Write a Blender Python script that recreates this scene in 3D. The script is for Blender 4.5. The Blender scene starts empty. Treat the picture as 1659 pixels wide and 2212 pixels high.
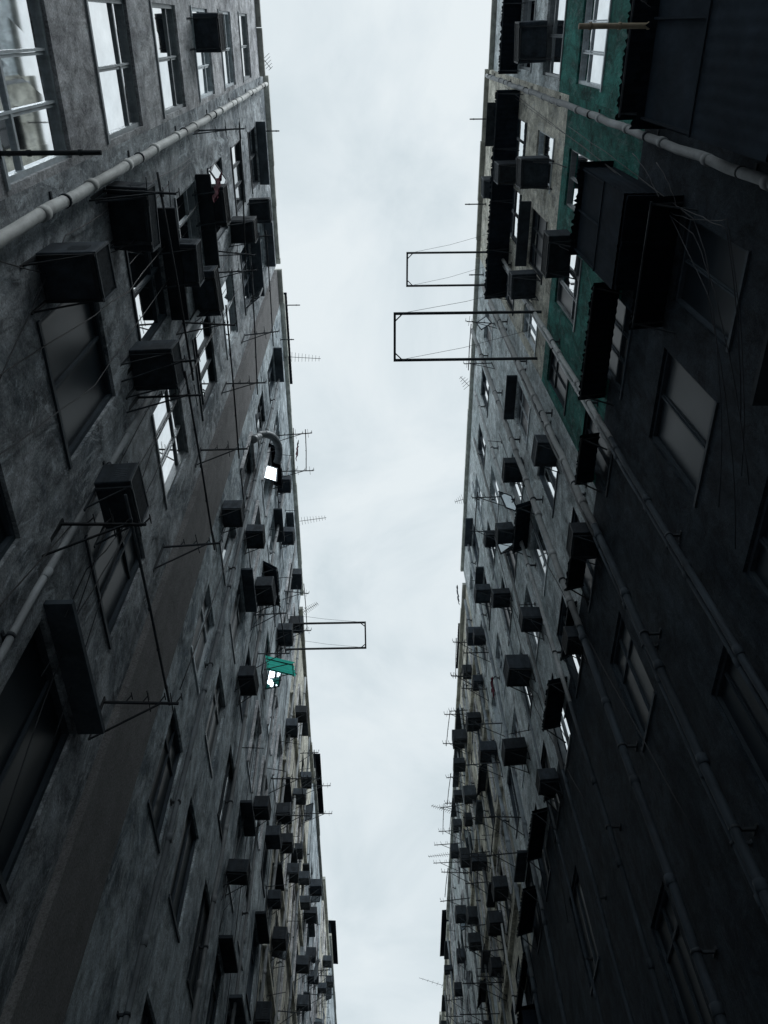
import bpy, math, random
from mathutils import Vector, Matrix
random.seed(11)
R = random.random
def U(a, b): return random.uniform(a, b)
scene = bpy.context.scene
COL = scene.collection
XL, XR = -2.28, 2.83
GZ = -1.6

# ------------------------------------------------------------------ materials
def new_mat(name):
    m = bpy.data.materials.new(name); m.use_nodes = True
    nt = m.node_tree; b = nt.nodes['Principled BSDF']
    return m, nt, b
def ramp(nt, pts):
    r = nt.nodes.new('ShaderNodeValToRGB')
    e = r.color_ramp.elements
    e[0].position, e[0].color = pts[0][0], (*pts[0][1], 1)
    e[1].position, e[1].color = pts[-1][0], (*pts[-1][1], 1)
    for p, c in pts[1:-1]:
        n = e.new(p); n.color = (*c, 1)
    return r
def noise(nt, co, scale, detail, mscale=(1, 1, 1), rough=.6, dist=0.0, off=(0, 0, 0)):
    mp = nt.nodes.new('ShaderNodeMapping'); mp.inputs['Scale'].default_value = mscale
    mp.inputs['Location'].default_value = off
    nt.links.new(co, mp.inputs[0])
    n = nt.nodes.new('ShaderNodeTexNoise'); n.inputs['Scale'].default_value = scale
    n.inputs['Detail'].default_value = detail; n.inputs['Roughness'].default_value = rough
    n.inputs['Distortion'].default_value = dist
    nt.links.new(mp.outputs[0], n.inputs['Vector'])
    return n.outputs['Fac']
def mix(nt, kind, fac, a, b):
    m = nt.nodes.new('ShaderNodeMix'); m.data_type = 'RGBA'; m.blend_type = kind
    if isinstance(fac, float): m.inputs[0].default_value = fac
    else: nt.links.new(fac, m.inputs[0])
    for s, v in ((m.inputs[6], a), (m.inputs[7], b)):
        if isinstance(v, tuple): s.default_value = (*v, 1)
        else: nt.links.new(v, s)
    return m.outputs[2]
G = lambda v: (v, v, v)

def wall_mat(name, dark, light, lime=.5, off=0, bump=.5, streak=.55, blot=1.0):
    m, nt, b = new_mat(name)
    tc = nt.nodes.new('ShaderNodeTexCoord'); co = tc.outputs['Object']
    o = (off, off*1.7, off*.6)
    n1 = noise(nt, co, 1.3, 10, (1, 1, .8), .72, .9, o)
    base = ramp(nt, [(.40, dark), (.50, tuple((a+c)/2 for a, c in zip(dark, light))), (.60, light)])
    nt.links.new(n1, base.inputs[0])
    n2 = noise(nt, co, 4.5, 12, (1, 1, .85), .8, .6, o)
    r2 = ramp(nt, [(.36, G(.38)), (.5, G(.95)), (.64, G(1.35))]); nt.links.new(n2, r2.inputs[0])
    c = mix(nt, 'MULTIPLY', blot, base.outputs[0], r2.outputs[0])
    n3 = noise(nt, co, 2.0, 9, (1, 1.8, .38), .75, .9, o)
    r3 = ramp(nt, [(.40, G(.42)), (.52, G(1.0))]); nt.links.new(n3, r3.inputs[0])
    c = mix(nt, 'MULTIPLY', streak, c, r3.outputs[0])
    if lime > 0:
        n4 = noise(nt, co, 2.3, 12, (1, 1.5, .6), .8, 1.6, (off+3, 5, 1))
        r4 = ramp(nt, [(.53, G(0)), (.61, G(lime))]); nt.links.new(n4, r4.inputs[0])
        c = mix(nt, 'MIX', r4.outputs[0], c, (.70, .76, .80))
    n5 = noise(nt, co, 55, 4, (1, 1, 1), .85)
    r5 = ramp(nt, [(.35, G(.45)), (.5, G(1.0)), (.65, G(1.45))]); nt.links.new(n5, r5.inputs[0])
    c = mix(nt, 'MULTIPLY', .8, c, r5.outputs[0])
    nt.links.new(c, b.inputs['Base Color'])
    b.inputs['Roughness'].default_value = .9
    b.inputs['Specular IOR Level'].default_value = .2
    bp = nt.nodes.new('ShaderNodeBump'); bp.inputs['Strength'].default_value = bump
    bp.inputs['Distance'].default_value = .03
    nt.links.new(n2, bp.inputs['Height']); nt.links.new(bp.outputs[0], b.inputs['Normal'])
    return m
def plain(name, col, rough=.6, metal=0., var=.4, scale=14, spec=.4, rust=0., trans=0.):
    m, nt, b = new_mat(name)
    tc = nt.nodes.new('ShaderNodeTexCoord')
    oi = nt.nodes.new('ShaderNodeObjectInfo')
    add = nt.nodes.new('ShaderNodeVectorMath'); add.operation = 'ADD'
    sc = nt.nodes.new('ShaderNodeVectorMath'); sc.operation = 'SCALE'; sc.inputs[3].default_value = 30
    cmb = nt.nodes.new('ShaderNodeCombineXYZ')
    for i in range(3): nt.links.new(oi.outputs['Random'], cmb.inputs[i])
    nt.links.new(cmb.outputs[0], sc.inputs[0])
    nt.links.new(tc.outputs['Object'], add.inputs[0]); nt.links.new(sc.outputs[0], add.inputs[1])
    n = noise(nt, add.outputs[0], scale, 8, (1, 1, .5), .7, .3)
    r = ramp(nt, [(.3, tuple(v*(1-var) for v in col)), (.7, tuple(min(1, v*(1+var)) for v in col))])
    nt.links.new(n, r.inputs[0]); c = r.outputs[0]
    r6 = ramp(nt, [(0, G(.5)), (1, G(1.4))]); nt.links.new(oi.outputs['Random'], r6.inputs[0])
    c = mix(nt, 'MULTIPLY', 1.0, c, r6.outputs[0])
    if rust > 0:
        n2 = noise(nt, add.outputs[0], scale*.4, 8, (1, 1, 1), .7)
        rr = ramp(nt, [(.5, G(0)), (.64, G(rust))]); nt.links.new(n2, rr.inputs[0])
        c = mix(nt, 'MIX', rr.outputs[0], c, tuple(v*.45+w for v, w in zip(col, (.02, .012, .009))))
    nt.links.new(c, b.inputs['Base Color'])
    b.inputs['Roughness'].default_value = rough; b.inputs['Metallic'].default_value = metal
    b.inputs['Specular IOR Level'].default_value = spec
    if trans > 0:
        t = nt.nodes.new('ShaderNodeBsdfTranslucent'); nt.links.new(c, t.inputs[0])
        ms = nt.nodes.new('ShaderNodeMixShader'); ms.inputs[0].default_value = trans
        nt.links.new(b.outputs[0], ms.inputs[1]); nt.links.new(t.outputs[0], ms.inputs[2])
        nt.links.new(ms.outputs[0], nt.nodes['Material Output'].inputs[0])
    return m
def glass_mat(name, col, metal, rough):
    m, nt, b = new_mat(name)
    tc = nt.nodes.new('ShaderNodeTexCoord')
    n = noise(nt, tc.outputs['Object'], 5, 6, (1, 1, .6), .6)
    r = ramp(nt, [(.3, tuple(v*.8 for v in col)), (.7, col)]); nt.links.new(n, r.inputs[0])
    nt.links.new(r.outputs[0], b.inputs['Base Color'])
    b.inputs['Metallic'].default_value = metal; b.inputs['Roughness'].default_value = rough
    bp = nt.nodes.new('ShaderNodeBump'); bp.inputs['Strength'].default_value = .03
    n2 = noise(nt, tc.outputs['Object'], 1.6, 1); nt.links.new(n2, bp.inputs['Height'])
    nt.links.new(bp.outputs[0], b.inputs['Normal'])
    return m

M_W1 = wall_mat('stained_concrete', (.18, .21, .235), (.60, .635, .665), .85, 0)
M_W1b = wall_mat('pale_plaster', (.40, .405, .43), (.76, .765, .785), .4, 7)
M_W2 = wall_mat('weathered_cement', (.20, .245, .28), (.68, .76, .80), .8, 13)
M_W3 = wall_mat('cream_stucco', (.50, .49, .42), (.88, .86, .76), .3, 21)
M_W4 = wall_mat('grey_render', (.48, .55, .57), (.86, .92, .94), .5, 29)
M_BROWN = wall_mat('brown_grey_stucco', (.225, .222, .225), (.265, .262, .265), 0, 37, .9, .15, .3)
M_GREEN = wall_mat('green_paint', (.025, .12, .105), (.05, .26, .225), .12, 41, .3, .7)
M_SHADE = wall_mat('painted_shade_cement', (.020, .030, .042), (.045, .062, .080), .02, 47, .6)  # near-black cement: deep shade of the lower alley put into the colour
M_COPE = plain('coping_cement', (.50, .51, .47), .9, 0, .45, 5)
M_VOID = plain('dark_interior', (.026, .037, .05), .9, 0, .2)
M_FRAME = plain('aluminium_frame', (.44, .49, .52), .45, .2, .3)
M_FRAMED = plain('dark_window_frame', (.045, .06, .075), .6, 0, .3, 14, .2)
M_GLASS = glass_mat('window_glass', (.95, .98, 1.), 1.0, .03)
M_GLASSD = glass_mat('dim_window_glass', (.34, .39, .42), .85, .06)
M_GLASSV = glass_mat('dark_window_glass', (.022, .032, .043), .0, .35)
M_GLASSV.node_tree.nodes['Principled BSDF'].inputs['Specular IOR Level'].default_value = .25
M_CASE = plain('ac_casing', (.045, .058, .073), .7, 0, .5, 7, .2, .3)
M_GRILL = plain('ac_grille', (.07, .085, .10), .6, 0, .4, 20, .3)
M_STEEL = plain('rusty_steel', (.04, .05, .06), .7, .1, .4, 12, .3, .5)
M_HOOD = plain('dark_slab', (.06, .075, .09), .9, 0, .5, 4, .2)  # one evenly dark tone for the window hoods
M_PIPE = plain('old_pipe', (.46, .48, .49), .6, 0, .4, 3, .3, .3)
M_PIPEM = plain('dull_pipe', (.30, .32, .335), .65, 0, .45, 3, .3, .3)
M_PIPEL = plain('dirty_beige_pipe', (.48, .49, .48), .65, 0, .5, 2.5, .3, .35)
M_PIPED = plain('grey_pipe', (.24, .27, .295), .65, 0, .5, 3, .2, .3)
M_PIPE_SHADE = plain('painted_shade_pipe', (.055, .072, .09), .7, 0, .5, 3, .15, .3)  # pipe grey darkened to carry the shade on the lower wall
M_BAMB = plain('bamboo', (.33, .27, .19), .6, 0, .4, 8)
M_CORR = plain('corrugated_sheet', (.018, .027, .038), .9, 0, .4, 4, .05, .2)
M_CORRG = plain('green_translucent_sheet', (.07, .62, .50), .5, 0, .12, 4, trans=.6)
M_DUCT = plain('silver_duct', (.24, .26, .275), .5, .2, .3, 9)
M_CLOTHR = plain('red_cloth', (.13, .012, .035), .9, 0, .3, 10)
M_CLOTHW = plain('pale_cloth', (.32, .36, .42), .9, 0, .3, 10)
M_CABLE = plain('black_cable', (.035, .04, .048), .6, 0, .2)
M_GROUND = plain('asphalt', (.05, .05, .052), .9, 0, .4, 2)
M_PAVE = plain('concrete_paving', (.14, .15, .155), .9, 0, .4, 3)

# ------------------------------------------------------------------ mesh builder
class MB:
    def __init__(s): s.v = []; s.f = []; s.m = []; s.sm = []
    def quad(s, pts, mi=0):
        i = len(s.v); s.v += [tuple(p) for p in pts]; s.f.append(tuple(range(i, i+len(pts)))); s.m.append(mi); s.sm.append(False)
    def box(s, c0, c1, mi=0, M=None):
        (x0, y0, z0), (x1, y1, z1) = c0, c1
        P = [(x0,y0,z0),(x1,y0,z0),(x1,y1,z0),(x0,y1,z0),(x0,y0,z1),(x1,y0,z1),(x1,y1,z1),(x0,y1,z1)]
        if M is not None: P = [tuple(M @ Vector(p)) for p in P]
        i = len(s.v); s.v += P
        for f in ((0,3,2,1),(4,5,6,7),(0,1,5,4),(1,2,6,5),(2,3,7,6),(3,0,4,7)):
            s.f.append(tuple(i+k for k in f)); s.m.append(mi); s.sm.append(False)
    def beam(s, a, b, w=.02, mi=0, n=4):
        s.tube([a, b], w, mi, n, False)
    def tube(s, pts, r, mi=0, n=8, smooth=True):
        pts = [Vector(p) for p in pts]; rings = []
        rr = r if isinstance(r, (list, tuple)) else [r]*len(pts)
        for k, p in enumerate(pts):
            d = (pts[min(k+1, len(pts)-1)] - pts[max(k-1, 0)]).normalized()
            up = Vector((0, 0, 1)) if abs(d.z) < .95 else Vector((1, 0, 0))
            a = d.cross(up).normalized(); b = d.cross(a).normalized()
            i = len(s.v)
            for j in range(n):
                t = 2*math.pi*(j+.5)/n
                s.v.append(tuple(p + (a*math.cos(t)+b*math.sin(t))*rr[k]))
            rings.append(i)
        for k in range(len(rings)-1):
            for j in range(n):
                s.f.append((rings[k]+j, rings[k]+(j+1) % n, rings[k+1]+(j+1) % n, rings[k+1]+j)); s.m.append(mi); s.sm.append(smooth)
        for i, rev in ((rings[0], True), (rings[-1], False)):
            f = [i+j for j in range(n)]
            s.f.append(tuple(f[::-1] if rev else f)); s.m.append(mi); s.sm.append(False)
    def mesh(s, name, mats):
        me = bpy.data.meshes.new(name); me.from_pydata(s.v, [], s.f)
        for m in (mats if isinstance(mats, (list, tuple)) else [mats]): me.materials.append(m)
        me.polygons.foreach_set('material_index', s.m)
        me.polygons.foreach_set('use_smooth', s.sm); me.update()
        return me
def obj(name, data, parent=None, loc=(0, 0, 0), rot=(0, 0, 0), scale=(1, 1, 1)):
    o = bpy.data.objects.new(name, data); COL.objects.link(o)
    o.location = loc; o.rotation_euler = rot; o.scale = scale
    if parent is not None: o.parent = parent
    return o
def top(o, label, cat, group=None):
    o['label'] = label; o['category'] = cat
    if group: o['group'] = group
    return o
def bevel_mesh(me, w):
    import bmesh
    bm = bmesh.new(); bm.from_mesh(me)
    bmesh.ops.remove_doubles(bm, verts=bm.verts, dist=1e-5)
    bmesh.ops.bevel(bm, geom=list(bm.edges), offset=w, segments=2, affect='EDGES', profile=.5)
    bm.to_mesh(me); bm.free()
def side_tf(side):
    return (XL, 0.) if side < 0 else (XR, math.pi)

# ------------------------------------------------------------------ window templates
WW, WH = 1.1, 1.35
def win_frame(kind):
    b = MB(); t = .04
    x0, x1 = -.085, -.03
    b.box((x0, -WW/2, 0), (x1, -WW/2+t, WH)); b.box((x0, WW/2-t, 0), (x1, WW/2, WH))
    b.box((x0, -WW/2+t, 0), (x1, WW/2-t, t)); b.box((x0, -WW/2+t, WH-t), (x1, WW/2-t, WH))
    lites = []
    n = {0: 3, 1: 2, 2: 3, 3: 2}[kind]
    tz = {0: .95, 1: .98, 2: .42, 3: WH-t}[kind]
    step = (WW-2*t)/n
    for k in range(1, n):
        y = -WW/2+t+step*k
        b.box((x0+.005, y-.022, t), (x1-.010, y-.003, WH-t)); b.box((x0+.005, y+.003, t), (x1-.022, y+.022, WH-t))
    if tz < WH-t-.01:
        b.box((x0+.012, -WW/2+t, tz-.018), (x1-.014, WW/2-t, tz+.018))
    for k in range(n):
        ya = -WW/2+t+step*k; yb = ya+step
        zs = [(t, tz)] + ([(tz, WH-t)] if tz < WH-t-.01 else [])
        for za, zb in zs: lites.append((ya, yb, za, zb))
    b.box((-.028, -WW/2-.02, -.045), (.018, WW/2+.02, -.004))
    return b, lites
WIN = []
for k in range(4):
    b, lites = win_frame(k)
    fm = b.mesh('window_frame', M_FRAME); fd = b.mesh('window_frame', M_FRAMED)
    panes = []
    for mode in range(6):
        p = MB()
        for (ya, yb, za, zb) in lites:
            mi = {0: 0, 1: 0, 2: 1, 3: 2, 4: (0 if R() < .5 else 2), 5: (0 if R() < .7 else 1)}[mode]
            j = [U(-.003, .003) for _ in range(4)]
            p.quad([(-.066+j[0], ya, za), (-.066+j[1], yb, za), (-.066+j[2], yb, zb), (-.066+j[3], ya, zb)], mi)
        panes.append(p.mesh('window_pane', [M_GLASS, M_GLASSD, M_GLASSV]))
    WIN.append((fm, fd, panes))
b = MB(); w, h = .34, .62
b.box((-.012, 0, 0), (.012, .03, h)); b.box((-.012, w-.03, 0), (.012, w, h)); b.box((-.012, .03, 0), (.012, w-.03, .03)); b.box((-.012, .03, h-.03), (.012, w-.03, h))
SASHF = b.mesh('open_sash', M_FRAMED)
p = MB(); p.box((-.004, .03, .03), (.004, w-.03, h-.03)); SASHG = p.mesh('sash_pane', glass_mat('soft_window_glass', (.66, .71, .74), .95, .08))
p = MB(); p.box((-.004, .03, .03), (.004, w-.03, h-.03)); SASHD = p.mesh('sash_pane', M_GLASSD)
b = MB(); b.box((.002, -.62, 0), (.20, .62, .05)); HOOD = b.mesh('window_hood', M_HOOD)
b = MB(); b.box((.002, -.62, 0), (.05, .62, .06)); b.box((.002, -.62, -1.47), (.05, -.56, -.002)); b.box((.002, .56, -1.47), (.05, .62, -.002)); TRIM = b.mesh('window_surround', M_W1b)

def building(side, y0, y1, zt, cols, floors, wm, label, depth=5., hood_p=.3, pframe=.6, modes=(0, 0, 2, 3, 3, 4, 5), wh=WH, green=None, soot=None, zlow=GZ, cope=.10, skip_p=.05, copemat=None, xoff=0., sash_p=.12, fix_sash=(), ledge=(), darkz=5.):
    X0, rz = side_tf(side); sg = -side
    X0 += sg*xoff
    root = obj('apartment_building', None, None, (X0, (y0+y1)/2, zlow)); root.empty_display_size = 1
    top(root, label, 'building', 'apartment buildings along the alley')
    yc = (y0+y1)/2
    def W(x, y, z): return (sg*x, y-yc, z-zlow)
    holes = []
    for (a, c) in cols:
        for zf in floors:
            if R() < skip_p: continue
            if soot and zf < soot-.6 and R() < .45: continue
            holes.append((a, c, zf, zf+wh))
    ys = sorted(set([y0, y1]+[v for c in cols for v in c]+([green[1]] if green else [])))
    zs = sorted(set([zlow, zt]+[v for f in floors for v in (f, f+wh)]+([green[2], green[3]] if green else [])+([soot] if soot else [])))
    b = MB()
    for i in range(len(ys)-1):
        for j in range(len(zs)-1):
            ya, yb, za, zb = ys[i], ys[i+1], zs[j], zs[j+1]
            if any(h[0]-1e-6 <= ya and yb <= h[1]+1e-6 and h[2]-1e-6 <= za and zb <= h[3]+1e-6 for h in holes): continue
            mi = 0
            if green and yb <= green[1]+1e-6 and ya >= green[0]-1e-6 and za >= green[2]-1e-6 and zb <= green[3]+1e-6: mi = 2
            if soot and zb <= soot+1e-6: mi = 3  # cells below this height get the cement with shade painted in
            q = [W(0, ya, za), W(0, yb, za), W(0, yb, zb), W(0, ya, zb)]
            b.quad(q if sg > 0 else q[::-1], mi)
    D = .32
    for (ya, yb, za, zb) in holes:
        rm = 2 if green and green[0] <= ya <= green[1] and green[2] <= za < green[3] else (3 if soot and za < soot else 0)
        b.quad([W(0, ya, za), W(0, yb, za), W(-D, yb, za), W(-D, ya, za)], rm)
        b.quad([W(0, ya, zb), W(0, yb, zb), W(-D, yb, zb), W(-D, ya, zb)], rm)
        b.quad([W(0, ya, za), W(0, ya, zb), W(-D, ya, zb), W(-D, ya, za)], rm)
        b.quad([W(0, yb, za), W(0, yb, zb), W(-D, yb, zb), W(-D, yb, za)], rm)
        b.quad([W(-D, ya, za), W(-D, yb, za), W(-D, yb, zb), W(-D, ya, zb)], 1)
    b.quad([W(0, y0, zt), W(0, y1, zt), W(-depth, y1, zt), W(-depth, y0, zt)])
    b.quad([W(-depth, y0, zlow), W(-depth, y1, zlow), W(-depth, y1, zt), W(-depth, y0, zt)])
    for y in (y0, y1): b.quad([W(0, y, zlow), W(-depth, y, zlow), W(-depth, y, zt), W(0, y, zt)])
    obj('wall', b.mesh('wall', [wm, M_VOID, M_GREEN, M_SHADE]), root)
    b = MB(); y = y0
    while y < y1-1e-3:
        yn = min(y1, y+U(.9, 2.0)); o = U(-.015, .015); hh = U(.10, .14)
        A = W(cope+o, y, zt+.002); Bq = W(-.25, yn-.012, zt+hh)
        b.box((min(A[0], Bq[0]), A[1], A[2]), (max(A[0], Bq[0]), Bq[1], Bq[2])); y = yn
    obj('parapet', b.mesh('parapet', copemat or M_COPE), root)
    for zl in ledge:
        b = MB(); A = W(.002, y0+.02, zl); Bq = W(.085, y1-.02, zl+.09)
        b.box((min(A[0], Bq[0]), A[1], A[2]), (max(A[0], Bq[0]), Bq[1], Bq[2])); obj('ledge', b.mesh('ledge', wm), root)
    for (ya, yb, za, zb) in holes:
        k = random.choice((0, 0, 1, 2, 3)) if yb-ya > .9 else random.choice((1, 3))
        fm, fd, panes = WIN[k]
        sy = (yb-ya)/WW; sz = wh/WH
        Lc = W(0, (ya+yb)/2, za)
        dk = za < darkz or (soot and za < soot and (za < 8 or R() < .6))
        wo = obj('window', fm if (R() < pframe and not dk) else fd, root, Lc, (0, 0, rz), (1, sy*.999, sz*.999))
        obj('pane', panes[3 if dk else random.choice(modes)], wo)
        fx = any(abs(ya-q[0]) < .3 and abs(za-q[1]) < .3 for q in fix_sash)
        if fx or (R() < sash_p and not dk):
            s = R() < .5
            ang = U(.5, 1.25)
            e = -1 if s else 1
            so = obj('open_sash', SASHF, wo, (-.01, e*(-WW/2+.05), .2), (U(-.12, .12), 0, (-ang if not s else math.pi+ang)))
            obj('sash_pane', SASHG if (fx or R() < .3) else SASHD, so)
        q = R(); hs = (1, min(1, sy*1.02), 1)
        if q < hood_p: obj('window_hood', HOOD, root, W(0, (ya+yb)/2, zb+.06), (0, 0, rz), hs)
        elif q < hood_p+.45 and y0 > 5 and za > 9.2: obj('window_surround', TRIM, root, W(0, (ya+yb)/2, zb+.06), (0, 0, rz), hs)
    return root, holes

FL = [.95, 3.25, 5.65, 8.05, 10.45, 12.85, 15.25, 17.65]
FR = [1.4, 3.8, 6.2, 8.6, 11.0, 13.4, 15.8, 18.2]
H = []
def add(side, *a, **k):
    r, hs = building(side, *a, **k)
    for h in hs: H.append((side, h))
    return r
def gencols(a, b, pitch=1.75, w=1.0):
    n = max(1, int((b-a-.1)/pitch)); p = (b-a)/n
    return [(a+p*(i+.5)-w/2+U(-.04, .04), a+p*(i+.5)+w/2+U(-.04, .04)) for i in range(n)]
YB = -4.6
add(-1, YB, .92, 20.5, [(-2.6, -1.5), (-.25, .86)], FL, M_W1b, 'pale plaster apartment block with sliding windows and stains', modes=(0, 0, 0, 0, 5), pframe=1, skip_p=0, hood_p=0, sash_p=0)
add(-1, .92, 5.13, 21.15, [(1.75, 2.85), (3.5, 4.6)], FL, M_W1, 'grey stained concrete apartment block with limescale streaks', modes=(0, 0, 0, 5), skip_p=0, hood_p=.4, pframe=.5, sash_p=.0, fix_sash=((1.75, 12.85), (3.5, 15.25)), darkz=7)
add(-1, 5.13, 6.0, 20.6, [], FL, M_BROWN, 'narrow flat brown grey wall between two apartment blocks', hood_p=0, xoff=.07)
add(-1, 6.0, 15.6, 21.4, gencols(6.3, 15.5, 1.3, .8), [f+.1 for f in FL], M_W2, 'weathered grey cement apartment block crowded with air conditioners', modes=(0, 0, 2, 3, 4), hood_p=.25, pframe=.5, sash_p=.10, darkz=7)
add(-1, 15.6, 23.4, 20.7, gencols(15.6, 23.4, 1.28, .78), [f-.1 for f in FL], M_W3, 'cream stucco apartment block with rusty racks', modes=(0, 2, 3, 3, 4), sash_p=.12, ledge=[f+1.75 for f in FL[3:7]], darkz=7)
add(-1, 23.4, 31., 21.3, gencols(23.4, 31, 1.4, .85), FL, M_W2, 'dark cement apartment block with roof shed', modes=(0, 2, 3, 3), sash_p=.12)
add(-1, 31., 37., 22.3, gencols(31, 37), FL+[20.05], M_W3, 'cream rendered apartment block with many racks', modes=(0, 2, 3, 3))
add(-1, 37., 50., 23.6, gencols(37, 50, 2.1), FL+[20.05], M_W2, 'tall weathered apartment block at the alley end', modes=(2, 3, 3))
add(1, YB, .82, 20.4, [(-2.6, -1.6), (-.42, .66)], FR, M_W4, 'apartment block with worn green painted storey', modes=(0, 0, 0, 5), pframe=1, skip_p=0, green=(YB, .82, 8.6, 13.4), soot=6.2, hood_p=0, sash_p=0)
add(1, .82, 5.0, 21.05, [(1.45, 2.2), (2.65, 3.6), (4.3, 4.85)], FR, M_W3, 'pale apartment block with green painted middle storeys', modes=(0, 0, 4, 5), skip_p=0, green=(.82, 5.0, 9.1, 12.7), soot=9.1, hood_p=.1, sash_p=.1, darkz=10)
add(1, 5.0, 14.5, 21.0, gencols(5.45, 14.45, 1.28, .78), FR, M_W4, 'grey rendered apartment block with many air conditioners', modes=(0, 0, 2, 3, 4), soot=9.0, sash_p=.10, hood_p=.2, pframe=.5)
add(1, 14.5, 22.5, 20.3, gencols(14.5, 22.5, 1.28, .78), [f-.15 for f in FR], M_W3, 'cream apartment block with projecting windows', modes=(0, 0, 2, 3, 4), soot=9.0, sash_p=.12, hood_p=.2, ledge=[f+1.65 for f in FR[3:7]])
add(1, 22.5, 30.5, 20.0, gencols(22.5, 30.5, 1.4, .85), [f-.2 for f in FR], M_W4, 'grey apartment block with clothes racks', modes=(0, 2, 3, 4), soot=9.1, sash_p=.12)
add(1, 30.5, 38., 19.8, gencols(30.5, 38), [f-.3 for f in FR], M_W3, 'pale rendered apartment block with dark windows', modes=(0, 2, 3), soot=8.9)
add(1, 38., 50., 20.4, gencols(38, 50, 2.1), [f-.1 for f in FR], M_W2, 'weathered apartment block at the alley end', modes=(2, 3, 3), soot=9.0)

# ------------------------------------------------------------------ air conditioner
ACV = []
for vy, vz in ((.31, .40), (.27, .46), (.34, .34)):
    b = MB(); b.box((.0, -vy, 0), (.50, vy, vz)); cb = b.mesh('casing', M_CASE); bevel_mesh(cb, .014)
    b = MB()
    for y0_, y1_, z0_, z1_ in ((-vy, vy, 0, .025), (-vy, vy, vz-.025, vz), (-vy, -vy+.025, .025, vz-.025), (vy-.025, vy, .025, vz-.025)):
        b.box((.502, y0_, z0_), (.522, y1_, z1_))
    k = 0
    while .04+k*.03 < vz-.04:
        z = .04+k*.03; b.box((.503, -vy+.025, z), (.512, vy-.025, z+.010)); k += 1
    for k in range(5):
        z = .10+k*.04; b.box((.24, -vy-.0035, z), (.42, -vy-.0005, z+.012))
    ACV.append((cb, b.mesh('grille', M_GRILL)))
b = MB()
for y in (-.24, .24):
    b.box((.0, y-.015, -.04), (.52, y+.015, -.012)); b.beam((.0, y, -.38), (.46, y, -.03), .012)
    b.box((.0, y-.015, -.42), (.02, y+.015, -.041))
b.box((.47, -.225, -.041), (.50, .225, -.013))
ACK = b.mesh('support_bracket', M_STEEL)
b = MB(); b.tube([(.3, .2, 0), (.31, .21, -.15), (.2, .23, -.5), (.04, .24, -.8), (.03, .25, -1.5)], .008, 0, 5); ACH = b.mesh('drain_hose', M_CABLE)
def ac(side, y, z, s=1.0, out=0.0, hose=False, br=True):
    X, rz = side_tf(side); sg = -side
    sx, sy, sz = s*U(.75, 1.15), s*U(.85, 1.12), s*U(.85, 1.15)
    r = obj('air_conditioner', None, None, (X+sg*out, y, z), (U(-.05, .05), U(-.02, .06), rz+U(-.05, .05)), (sx, sy, sz)); r.empty_display_size = .2
    top(r, 'grimy grey window air conditioner fixed to the wall', 'air conditioner', 'air conditioners along the alley walls')
    cb, gb = random.choice(ACV)
    obj('casing', cb, r); obj('grille', gb, r)
    if br: obj('support_bracket', ACK, r)
    if hose: obj('drain_hose', ACH, r)

# ------------------------------------------------------------------ clothes rack with poles
def bracket_mesh(L):
    b = MB(); b.box((0, -.009, -.009), (L, .009, .009)); b.beam((0, 0, -.42), (L*.75, 0, -.010), .009)
    b.box((0, -.018, -.46), (.012, .018, .05))
    for k in range(4):
        x = L*(.3+.22*k); b.beam((x, 0, .0), (x+.03, 0, .09), .006); b.beam((x+.03, -.03, .09), (x+.03, .05, .09), .005)
    b.beam((L*.6, -.12, .02), (L*.6, .12, .02), .005); b.beam((L*.9, -.1, .02), (L*.9, .12, .02), .005)
    return b.mesh('bracket', M_STEEL)
BRK = [bracket_mesh(L) for L in (.64, .8, .95)]
def pole_mesh(L, r):
    b = MB(); b.tube([(0, -L/2, 0), (.01, 0, -.012), (0, L/2, 0)], r, 0, 6)
    for k in range(5): y = -L/2+L*(k+.5)/5; b.tube([(0.004, y-.012, -.006), (.004, y+.012, -.006)], r*1.25, 0, 6)
    return b.mesh('pole', M_STEEL)
PL = [pole_mesh(1.9, .011), pole_mesh(2.1, .010)]
def rack(side, y, z, span=1.6, k=0, poles=1):
    X, rz = side_tf(side)
    r = obj('clothes_rack', None, None, (X, y, z), (0, 0, rz)); r.empty_display_size = .2
    top(r, 'rusty metal clothes rack on wall brackets', 'clothes rack', 'clothes racks along the alley walls')
    obj('bracket', BRK[k], r, (0, -span/2, 0), (U(-.05, .05), U(-.05, .08), U(-.12, .12)))
    obj('bracket', BRK[k], r, (0, span/2, 0), (U(-.05, .05), U(-.05, .08), U(-.12, .12)))
    L = (.64, .8, .95)[k]
    for i in range(poles):
        obj('pole', PL[i % 2], r, (L*(.82-.3*i), U(-.1, .1), .035), (U(-.03, .03), 0, U(-.05, .05)), (1, span/1.6, 1))
    return r
for kf, zf in enumerate(FL[2:7]):
    rack(-1, 4.0, zf-.42, 1.75, 0, 1)
    if kf in (1, 3): rack(-1, 2.0, zf-.42, 1.6, 0, 1)
for y, z, s, h, o in ((1.5, 5.85, .74, 0, 0), (3.28, 5.75, .72, 1, .12), (1.45, 7.7, .8, 1, 0), (2.84, 7.6, .72, 0, 0), (2.3, 9.5, .75, 0, 0), (3.0, 10.8, .8, 1, 0), (2.1, 11.9, .8, 0, 0), (2.95, 14.4, .75, 0, 0), (3.1, 17.0, .7, 0, 0)):
    ac(-1, y, z, s, o, bool(h))
ac(-1, .05, 12.9, .85)
for y, z, s in ((.2, 14.6, .95), (1.95, 13.6, .85), (2.75, 11.6, .85), (3.75, 13.8, .75), (3.0, 18.8, .75), (2.3, 16.0, .75)):
    ac(1, y, z, s, 0, R() < .4)
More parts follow.
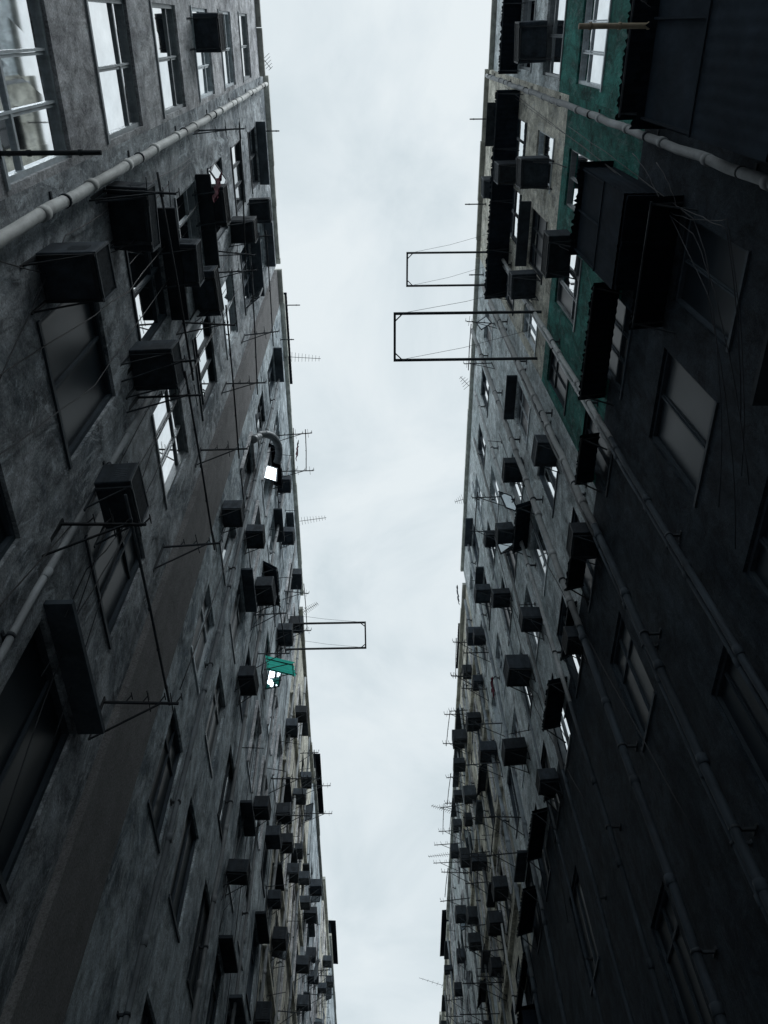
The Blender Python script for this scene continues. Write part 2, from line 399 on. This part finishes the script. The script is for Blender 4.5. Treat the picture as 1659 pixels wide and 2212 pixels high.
for side, (ya, yb, za, zb) in H:
    if za < 2 or ya < 5: continue
    if side < 0 and 10.3 < ya < 12.4 and 10.3 < za < 14.5: continue
    if side > 0:
        p = .06 if za < 8 else .58
        if za > 17.5 and ya < 15: p = .45
    else: p = .46 if ya < 15 else .5
    if side < 0 and ya < 9 and za < 7: p = .2
    if ya > 36: p = .4
    if za < 4: p *= .3
    if R() < p:
        if side > 0: ac(side, ya-.22+U(-.03, .03), za+U(-.2, .4), U(.55, .78), U(0, .03), R() < .4)
        else: ac(side, ya-.24+U(-.03, .03), za+U(-.35, .5), U(.55, .78), U(0, .03), R() < .4)
    if R() < .06 and ya > 9:
        ac(side, (ya+yb)/2+U(-.2, .2), zb+U(-.42, -.3), U(.7, .85), -.05, False, False)
    if R() < (.22 if za > 7 else .10) and not (side > 0 and za < 7.4):
        rack(side, (ya+yb)/2, za-.3+U(-.1, .1), U(.9, 1.3), random.choice((0, 0, 1, 2)), random.choice((0, 1, 1, 2)))

# ------------------------------------------------------------------ drying frames
def frame(side, xo, y0, y1, z, label):
    X, rz = side_tf(side); L = abs(X-xo); w = y1-y0
    r = obj('drying_frame', None, None, (X, (y0+y1)/2, z), (0, 0, rz)); r.empty_display_size = .2
    top(r, label, 'drying frame', 'steel drying frames over the alley')
    b = MB(); t = .019
    b.box((0, -w/2, -t), (L, -w/2+2*t, t)); b.box((0, w/2-2*t, -t), (L, w/2, t))
    b.box((L-2*t, -w/2+2*t, -t+.002), (L, w/2-2*t, t-.002))
    for s in (-1, 1):
        b.beam((L-.15, s*(w/2-t), 0), (L-t, s*(w/2-.15), 0), .012)
    obj('frame', b.mesh('frame', M_STEEL), r)
    b = MB()
    for s in (-1, 1):
        b.tube([(L*.95, s*(w/2-.02), .02), (L*.5, s*(w/2-.02)+.1, .30), (0, s*(w/2-.02)+.25, .75)], .0035, 0, 4)
    obj('stay_wire', b.mesh('stay_wire', M_CABLE), r)
frame(1, .42, 3.99, 4.82, 13.2, 'large rectangular steel drying frame with wire stays')
frame(1, .87, 4.25, 5.01, 18.5, 'rectangular steel drying frame below the roof edge')
frame(-1, -.17, 12.94, 13.8, 16.6, 'rectangular steel drying frame above a green awning')

# ------------------------------------------------------------------ drain pipes
def pipe(side, y, z0, z1, r, mat, out=.10, label='old grey drain pipe running up the wall', lean=0., gap=1.15):
    X, rz = side_tf(side)
    root = obj('drain_pipe', None, None, (X, y, z0), (0, 0, rz)); root.empty_display_size = .2
    top(root, label, 'drain pipe', 'drain pipes on the alley walls')
    b = MB(); n = int((z1-z0)/gap); pts = []
    for k in range(n*2+1):
        t = k/(n*2); pts.append((out+U(-.008, .008), lean*t+U(-.012, .012), (z1-z0)*t))
    b.tube(pts, r, 0, 14)
    k = .5
    while k*gap < z1-z0-.2:
        z = k*gap; yy = lean*z/(z1-z0)
        b.tube([(out, yy, z-.05), (out, yy, z-.045), (out, yy, z+.045), (out, yy, z+.05)], [r*1.0, r*1.2, r*1.2, r*1.0], 0, 14)
        k += 1
    obj('pipe', b.mesh('pipe', mat), root)
    cb = MB(); cb.box((0, -r*1.5, -.015), (.012, r*1.5, .015))
    cb.tube([(out, 0, -.014), (out, 0, .014)], r*1.18, 0, 12); cb.box((.012, -.012, -.012), (out, .012, .012)); cm = cb.mesh('pipe_clip', M_STEEL)
    k = 1
    while k*gap*1.0 < z1-z0-.3:
        obj('pipe_clip', cm, root, (0, lean*k*gap/(z1-z0), k*gap-.1)); k += 2
SPL = 'drain pipe painted in shade tones on the dark lower wall'
pipe(-1, 1.07, GZ, 20.7, .044, M_PIPEL, .10, 'pale beige drain pipe with collars on stained wall')
pipe(-1, 3.22, GZ, 11.9, .026, M_PIPEM, .05, 'thin pale drain pipe on stained concrete wall')
for y in (7.45, 10.1, 12.9, 15.75, 18.1, 20.8, 23.5, 27.1, 33.9): pipe(-1, y+U(-.05, .05), GZ, 20.4, U(.02, .04), random.choice((M_PIPED, M_PIPEM)), .08)
pipe(1, .92, GZ, 20.6, .040, M_PIPEM, .11, 'dull drain pipe beside green painted wall')
for (y, z1, r, o) in ((4.02, 17.2, .032, .11), (4.14, 16.9, .022, .09), (5.16, 19.2, .042, .16), (5.32, 18.2, .02, .14), (6.7, 20.6, .045, .16), (8.0, 19.6, .03, .14), (9.3, 19.6, .025, .1), (10.6, 19.6, .02, .08), (12.6, 19.6, .035, .1), (14.55, 19.6, .04, .1), (17.0, 19.5, .025, .1), (18.6, 19.5, .03, .1), (20.6, 19.5, .025, .1), (22.6, 19.5, .035, .1), (26.6, 19.4, .035, .1), (30.6, 19.3, .035, .1), (34.2, 19.3, .035, .1)):
    pipe(1, y, 8.4, z1, r, M_PIPE if y < 9 else random.choice((M_PIPE, M_PIPED)), o)
    pipe(1, y, GZ, 8.39, r*.95, M_PIPE_SHADE, o, SPL)

# ------------------------------------------------------------------ corrugated canopies and enclosures
def corr(b, p0, du, dv, nu, amp, nrm, mi=0, jit=0.):
    p0, du, dv, nrm = map(Vector, (p0, du, dv, nrm)); i = len(b.v)
    for k in range(nu+1):
        o = nrm*amp*math.sin(k*math.pi/2); e = U(-jit, jit)
        b.v.append(tuple(p0+du*(k/nu)+o)); b.v.append(tuple(p0+du*(k/nu)+dv*(1+e)+o))
    for k in range(nu):
        b.f.append((i+2*k, i+2*k+2, i+2*k+3, i+2*k+1)); b.m.append(mi); b.sm.append(True)
def canopy(side, y0, y1, z, d, drop, mat, label):
    X, rz = side_tf(side); w = y1-y0
    r = obj('corrugated_awning', None, None, (X, (y0+y1)/2, z), (0, 0, rz)); r.empty_display_size = .2
    top(r, label, 'awning', 'corrugated awnings on the alley walls')
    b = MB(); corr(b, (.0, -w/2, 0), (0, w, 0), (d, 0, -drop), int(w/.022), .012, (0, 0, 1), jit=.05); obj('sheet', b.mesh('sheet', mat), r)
    b = MB()
    n = max(2, int(w/.9)+1)
    for k in range(n):
        yy = -w/2+.06+(w-.12)*k/(n-1)
        b.beam((0, yy, -.03), (d*.96, yy, -drop-.03), .012); b.beam((0, yy, -.38), (d*.8, yy, -drop*.8-.04), .010)
    b.beam((d*.95, -w/2+.03, -drop-.035), (d*.95, w/2-.03, -drop-.035), .012)
    obj('awning_strut', b.mesh('awning_strut', M_STEEL), r)
def enclosure(side, y0, y1, z0, z1, d, label, mat=None):
    X, rz = side_tf(side); w = y1-y0; mat = mat or M_CORR
    r = obj('metal_enclosure', None, None, (X, (y0+y1)/2, z0), (0, 0, rz)); r.empty_display_size = .3
    top(r, label, 'enclosure', 'metal enclosures hung on the alley wall'); h = z1-z0
    b = MB(); hb = h*U(.38, .55)
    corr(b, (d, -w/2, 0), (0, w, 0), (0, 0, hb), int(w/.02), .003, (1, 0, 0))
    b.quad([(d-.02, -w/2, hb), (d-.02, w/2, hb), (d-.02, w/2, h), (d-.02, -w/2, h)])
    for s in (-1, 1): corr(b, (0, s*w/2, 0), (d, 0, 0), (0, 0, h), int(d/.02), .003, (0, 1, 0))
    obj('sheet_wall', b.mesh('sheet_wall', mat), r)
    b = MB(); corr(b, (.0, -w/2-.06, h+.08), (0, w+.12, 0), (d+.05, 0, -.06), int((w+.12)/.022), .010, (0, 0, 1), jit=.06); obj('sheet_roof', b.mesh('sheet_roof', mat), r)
    b = MB(); b.box((.003, -w/2+.02, -.04), (d-.02, w/2-.02, -.002))
    n = max(2, int(w/.6))
    for k in range(n+1): yy = -w/2+.03+(w-.06)*k/n; b.box((.003, yy-.02, -.07), (d-.02, yy+.02, -.035))
    obj('enclosure_floor', b.mesh('enclosure_floor', mat), r)
    b = MB()
    b.box((d+.004, -w/2, hb-.012), (d+.014, w/2, hb+.012))
    for k in range(n+1): yy = -w/2+.02+(w-.04)*k/n; b.box((d-.019, yy-.008, hb-.01), (d+.006, yy+.008, h))
    obj('steel_frame', b.mesh('steel_frame', mat), r)
DL = 'dark corrugated metal enclosure on lower storeys'
enclosure(1, YB, .62, 4.6, 6.85, .74, 'dark corrugated metal enclosure under a green wall')
enclosure(1, 1.38, 2.3, 8.3, 10.0, .36, 'tall narrow corrugated metal enclosure')
enclosure(1, 15.0, 18.2, 6.2, 8.1, .3, DL); enclosure(1, 19.0, 22.2, 6.2, 8.0, .3, DL)
canopy(1, .98, 4.78, 16.75, .46, .12, M_CORR, 'long dark corrugated awning under the roof')
canopy(1, YB, .75, 17.2, .36, .08, M_CORR, 'dark corrugated awning near the roof')
canopy(1, YB, .80, 9.0, .36, .10, M_CORR, 'wavy corrugated awning on green wall')
canopy(1, 1.3, 2.5, 7.7, .34, .08, M_CORR, 'small corrugated awning on dark lower wall')
canopy(1, 2.45, 3.85, 9.2, .34, .08, M_CORR, 'wavy corrugated awning below green wall')
canopy(1, 4.3, 5.0, 9.2, .26, .08, M_CORR, 'small corrugated awning beside pipes')
canopy(1, 5.45, 6.5, 9.0, .26, .08, M_CORR, 'small corrugated awning beside pipes')
for y0_, y1_ in ((6.85, 7.85), (8.2, 9.2), (10, 10.5), (11, 12.3), (12.9, 14.3), (14.8, 16.8), (17.2, 18.3), (19, 20.4), (23, 26.3), (27, 30.2)):
    canopy(1, y0_, y1_, 9.0+U(-.1, .2), U(.15, .34), .08, M_CORR, 'dark corrugated awning above darkened lower storeys')
canopy(-1, 11.45, 11.85, 13.6, .62, .22, M_CORRG, 'bright turquoise green corrugated awning')
for side, (ya, yb, za, zb) in H:
    if ya > 7 and za > (9 if side > 0 else 3) and za < 17 and R() < .08 and not (side < 0 and 10 < ya < 13):
        canopy(side, ya-.12, yb+.12, zb+.22, U(.22, .40), U(.12, .3), M_CORR, 'dark corrugated awning over a window')
def shed(side, y0, y1, z, h, d, over):
    X, rz = side_tf(side); w = y1-y0
    r = obj('rooftop_shed', None, None, (X, (y0+y1)/2, z), (0, 0, rz)); top(r, 'dark sheet metal shed at the roof edge', 'shed', 'rooftop sheds')
    b = MB(); corr(b, (.0, -w/2, 0), (0, w, 0), (0, 0, h), int(w/.03), .014, (1, 0, 0)); b.box((-d, -w/2, 0), (-.02, w/2, h)); obj('sheet_wall', b.mesh('sheet_wall', M_CORR), r)
    b = MB(); corr(b, (-d, -w/2-.1, h+.2), (0, w+.2, 0), (d+over, 0, -.15), int(w/.025), .018, (0, 0, 1)); obj('sheet_roof', b.mesh('sheet_roof', M_CORR), r)
shed(-1, 6.2, 8.6, 21.55, .5, 1.4, .12); shed(-1, 24.0, 27.2, 21.45, 1.1, 2, .2); shed(-1, 37.6, 41., 23.75, .9, 2, .25)
shed(1, 16.5, 18.2, 20.45, .4, 1.5, .1); shed(1, 31, 34, 19.95, .7, 2, .2)

# ------------------------------------------------------------------ antennas
def antenna(side, y, z, L, ang=0., tilt=0., kind=0):
    X, rz = side_tf(side)
    r = obj('television_antenna', None, None, (X, y, z), (0, 0, rz+ang)); r.empty_display_size = .2
    top(r, 'thin metal television antenna at the roof edge', 'antenna', 'television antennas on the roofs')
    b = MB(); b.beam((-.15, 0, -.3), (-.15, 0, .75), .011, 0, 6); obj('mast', b.mesh('mast', M_STEEL), r)
    b = MB(); e = Vector((math.cos(tilt), 0, math.sin(tilt))); o = Vector((-.2, 0, .6))
    b.beam(o, o+e*(L+.2), .008)
    n = 10 if kind == 0 else 5
    for k in range(n):
        p = o+e*(.25+L*k/n); w = .15-.008*k if kind == 0 else .18-.03*k
        b.beam(p+Vector((0, -w, 0)), p+Vector((0, w, 0)), .006)
    obj('antenna_element', b.mesh('antenna_element', M_STEEL), r)
for (s, y, z, L, a, k) in ((-1, .55, 20.6, .3, .9, 1), (-1, 7.9, 21.5, .95, .1, 0), (-1, 13.2, 21.4, .9, -.1, 0), (-1, 16.3, 20.8, .6, -.5, 0),
                       (1, 8.7, 21.1, .4, .8, 1), (1, 12.3, 21.1, .3, -.3, 1), (1, 25, 20.1, .9, .5, 0), (1, 27.5, 20.1, .9, -.4, 0), (1, 36, 19.9, 1.1, .2, 1)):
    antenna(s, y, z, L, a, U(-.1, .25), k)
def rod(side, y, z, L, label='thin rusty rod projecting from the wall', rr=.014, tilt=0., mat=None, yaw=0.):
    X, rz = side_tf(side)
    b = MB(); b.tube([(-.02, 0, 0), (L*.5, 0, .004), (L, 0, 0)], rr, 0, 7)
    n = max(2, int(L/.25))
    for k in range(n):
        x = L*(k+.6)/n; b.tube([(x-.012, 0, .002), (x+.012, 0, .002)], rr*1.3, 0, 7)
    b.box((0, -.03, -.03), (.012, .03, .03))
    o = obj('wall_rod', b.mesh('wall_rod', mat or M_STEEL), None, (X, y, z), (0, tilt, rz+yaw)); top(o, label, 'rod', 'rods projecting from the walls')
rod(-1, .66, 5.6, .64, 'dark rod projecting beside a window', .016)
rod(1, 0., 8.1, 1.0, 'bamboo pole projecting from green wall', .024, 0, M_BAMB); rod(1, .12, 8.0, .8, 'short dark stick crossing a bamboo pole', .02, .35, None, .5)
for y, z, L in ((1.8, 20.6, .45), (3.6, 20.4, .5), (5.2, 20.2, .35)): rod(1, y, z, L)
for y, z, L in ((2.0, 20.5, .35), (6.3, 21.6, .5), (7.0, 20.9, .35)): rod(-1, y, z, L)
for k in range(60):
    rod(random.choice((-1, 1)), U(6.5, 38), U(9, 19.2), U(.2, .5), yaw=U(-.25, .25), tilt=U(-.15, .15), rr=.007)

# ------------------------------------------------------------------ silver duct
b = MB(); pts = []
for t in range(20):
    u = t/19
    if u < .35: pts.append((.08+.25*u, u*.3, u*1.2))
    else:
        a = (u-.35)/.65*math.pi*.7; pts.append((.17+.30*math.sin(a), .1+.45*(1-math.cos(a)), .42+.25*math.sin(a)))
b.tube(pts, .075, 0, 16)
for k in range(2, len(pts)-1, 3):
    p = Vector(pts[k]); q = Vector(pts[k+1]); b.tube([p, p+(q-p)*.15], .080, 0, 16)
o = obj('exhaust_duct', b.mesh('exhaust_duct', M_DUCT), None, (XL, 6.7, 14.2)); top(o, 'curved silver exhaust duct leaving the wall', 'duct')

# ------------------------------------------------------------------ laundry
def garment(x, y, z, mat, label, s=1.):
    r = obj('hanging_garment', None, None, (x, y, z), (0, 0, U(-.4, .4)), (s, s, s)); r.empty_display_size = .1; top(r, label, 'clothing', 'laundry on the racks')
    b = MB(); n = 9; rows = []
    prof = [(0, .12), (.05, .30), (.18, .34), (.24, .19), (.5, .20), (.75, .23)]
    for (d, w) in prof:
        row = []
        for k in range(n):
            t = k/(n-1)*2-1; row.append(len(b.v)); b.v.append((.03*math.sin(k*1.9+d*7)+U(-.006, .006), t*w, -d+.02*math.sin(k*1.3)-(.10*abs(t) if d < .2 else 0)))
        rows.append(row)
    for a, c in zip(rows, rows[1:]):
        for k in range(n-1): b.f.append((a[k], a[k+1], c[k+1], c[k])); b.m.append(0); b.sm.append(True)
    obj('cloth', b.mesh('cloth', mat), r)
    b = MB(); b.tube([(0, -.18, -.05), (0, 0, .03), (0, .18, -.05)], .006, 0, 5); b.tube([(0, 0, .03), (.0, .02, .07), (0, 0, .10)], .005, 0, 5); obj('hanger', b.mesh('hanger', M_CABLE), r)
garment(-1.80, 1.66, 10.9, M_CLOTHR, 'dark red garment hanging from a rack', .6)
for k in range(9): garment(random.choice((-1.65, 2.2)), U(8, 26), U(9, 18), random.choice((M_CLOTHW, M_CLOTHR, M_CLOTHW)), 'garment hanging from a clothes rack', U(.5, .7))

# ------------------------------------------------------------------ cables
def cable(pts, sag, label, rr=.006):
    P = [Vector(p) for p in pts]; out = []
    for a, c in zip(P, P[1:]):
        for t in range(8):
            u = t/8; out.append(a.lerp(c, u)+Vector((0, U(-.01, .01), -sag*4*u*(1-u))))
    out.append(P[-1]); b = MB(); b.tube(out, rr, 0, 5)
    o = obj('cable', b.mesh('cable', M_CABLE), None); top(o, label, 'cable', 'loose cables on the walls')
for k in range(5):
    cable([(2.76-U(0, .06), 1.0+U(-.1, .2), U(8, 19)), (2.72, 1.2+U(0, .3), U(6.9, 8.3)), (2.70, 1.2+U(0, .8), 6.2+U(0, .3)), (2.78, 2+U(0, 2), 5.2+U(0, .5))], U(.05, .2), 'loose black cable looping along the wall', U(.003, .005))
for k in range(8):
    yy = U(1.3, 5.); cable([(-2.24, yy, U(8, 17)), (-2.24, yy+U(-.3, .3), U(6, 8)), (-2.23, yy+U(-.8, .8), U(3, 5))], U(.02, .1), 'thin cable hanging down stained wall', .005)
for k in range(26):
    s = random.choice((-1, 1)); x = XL+.05 if s < 0 else XR-.05; yy = U(6, 32)
    cable([(x, yy, U(14, 20)), (x, yy+U(-.5, .5), U(9, 13)), (x, yy+U(-1.5, 1.5), U(4, 8))], U(.02, .15), 'thin cable hanging down the wall', .007)

# ------------------------------------------------------------------ ground
b = MB(); b.quad([(-300, -300, GZ-.15), (300, -300, GZ-.15), (300, 300, GZ-.15), (-300, 300, GZ-.15)]); o = obj('ground', b.mesh('ground', M_GROUND)); o['kind'] = 'structure'
b = MB(); b.box((XL-.2, YB, GZ-.146), (XR+.2, 50, GZ-.004)); o = obj('pavement', b.mesh('pavement', M_PAVE)); o['kind'] = 'structure'

# ------------------------------------------------------------------ world
wd = bpy.data.worlds.new('World'); scene.world = wd; wd.use_nodes = True
nt = wd.node_tree; bg = nt.nodes['Background']
sk = nt.nodes.new('ShaderNodeTexSky'); sk.sky_type = 'NISHITA'; sk.sun_disc = False
sk.sun_elevation = math.radians(55); sk.sun_rotation = math.radians(132); sk.dust_density = 4; sk.air_density = 1.5
tc = nt.nodes.new('ShaderNodeTexCoord')
n1 = noise(nt, tc.outputs['Generated'], 4.2, 9, (1, 1, 1.6), .56, .5, (4.2, 1.3, .4))
rc = ramp(nt, [(.34, (6.5, 7.4, 7.85)), (.48, (7.5, 8.3, 8.7)), (.60, (8.2, 8.9, 9.2))])
nt.links.new(n1, rc.inputs[0])
mx = mix(nt, 'MIX', .95, sk.outputs[0], rc.outputs[0])
nt.links.new(mx, bg.inputs['Color']); bg.inputs['Strength'].default_value = .10
sun = bpy.data.lights.new('Sun', 'SUN'); sun.energy = 1.5; sun.angle = math.radians(22); sun.color = (.92, .97, 1)
so = bpy.data.objects.new('Sun', sun); COL.objects.link(so)
d = Vector((-.42, .38, -.82)).normalized()
so.rotation_euler = d.to_track_quat('-Z', 'Y').to_euler()

# ------------------------------------------------------------------ camera
cam = bpy.data.cameras.new('Camera'); co = bpy.data.objects.new('Camera', cam); COL.objects.link(co)
cam.sensor_fit = 'VERTICAL'; cam.sensor_height = 36; cam.lens = 36*1784.6/2212; cam.clip_end = 1000; cam.clip_start = .05
wz = Vector((-45, 1046, -1784.6)).normalized(); wy = Vector((20, -3044, -1784.6)).normalized(); wx = wy.cross(wz).normalized(); wy = wz.cross(wx)
co.matrix_world = Matrix(((wx.x, wx.y, wx.z, 0), (wy.x, wy.y, wy.z, 0), (wz.x, wz.y, wz.z, 0), (0, 0, 0, 1)))
scene.camera = co
scene.view_settings.view_transform = 'Standard'; scene.view_settings.look = 'None'; scene.view_settings.exposure = 0
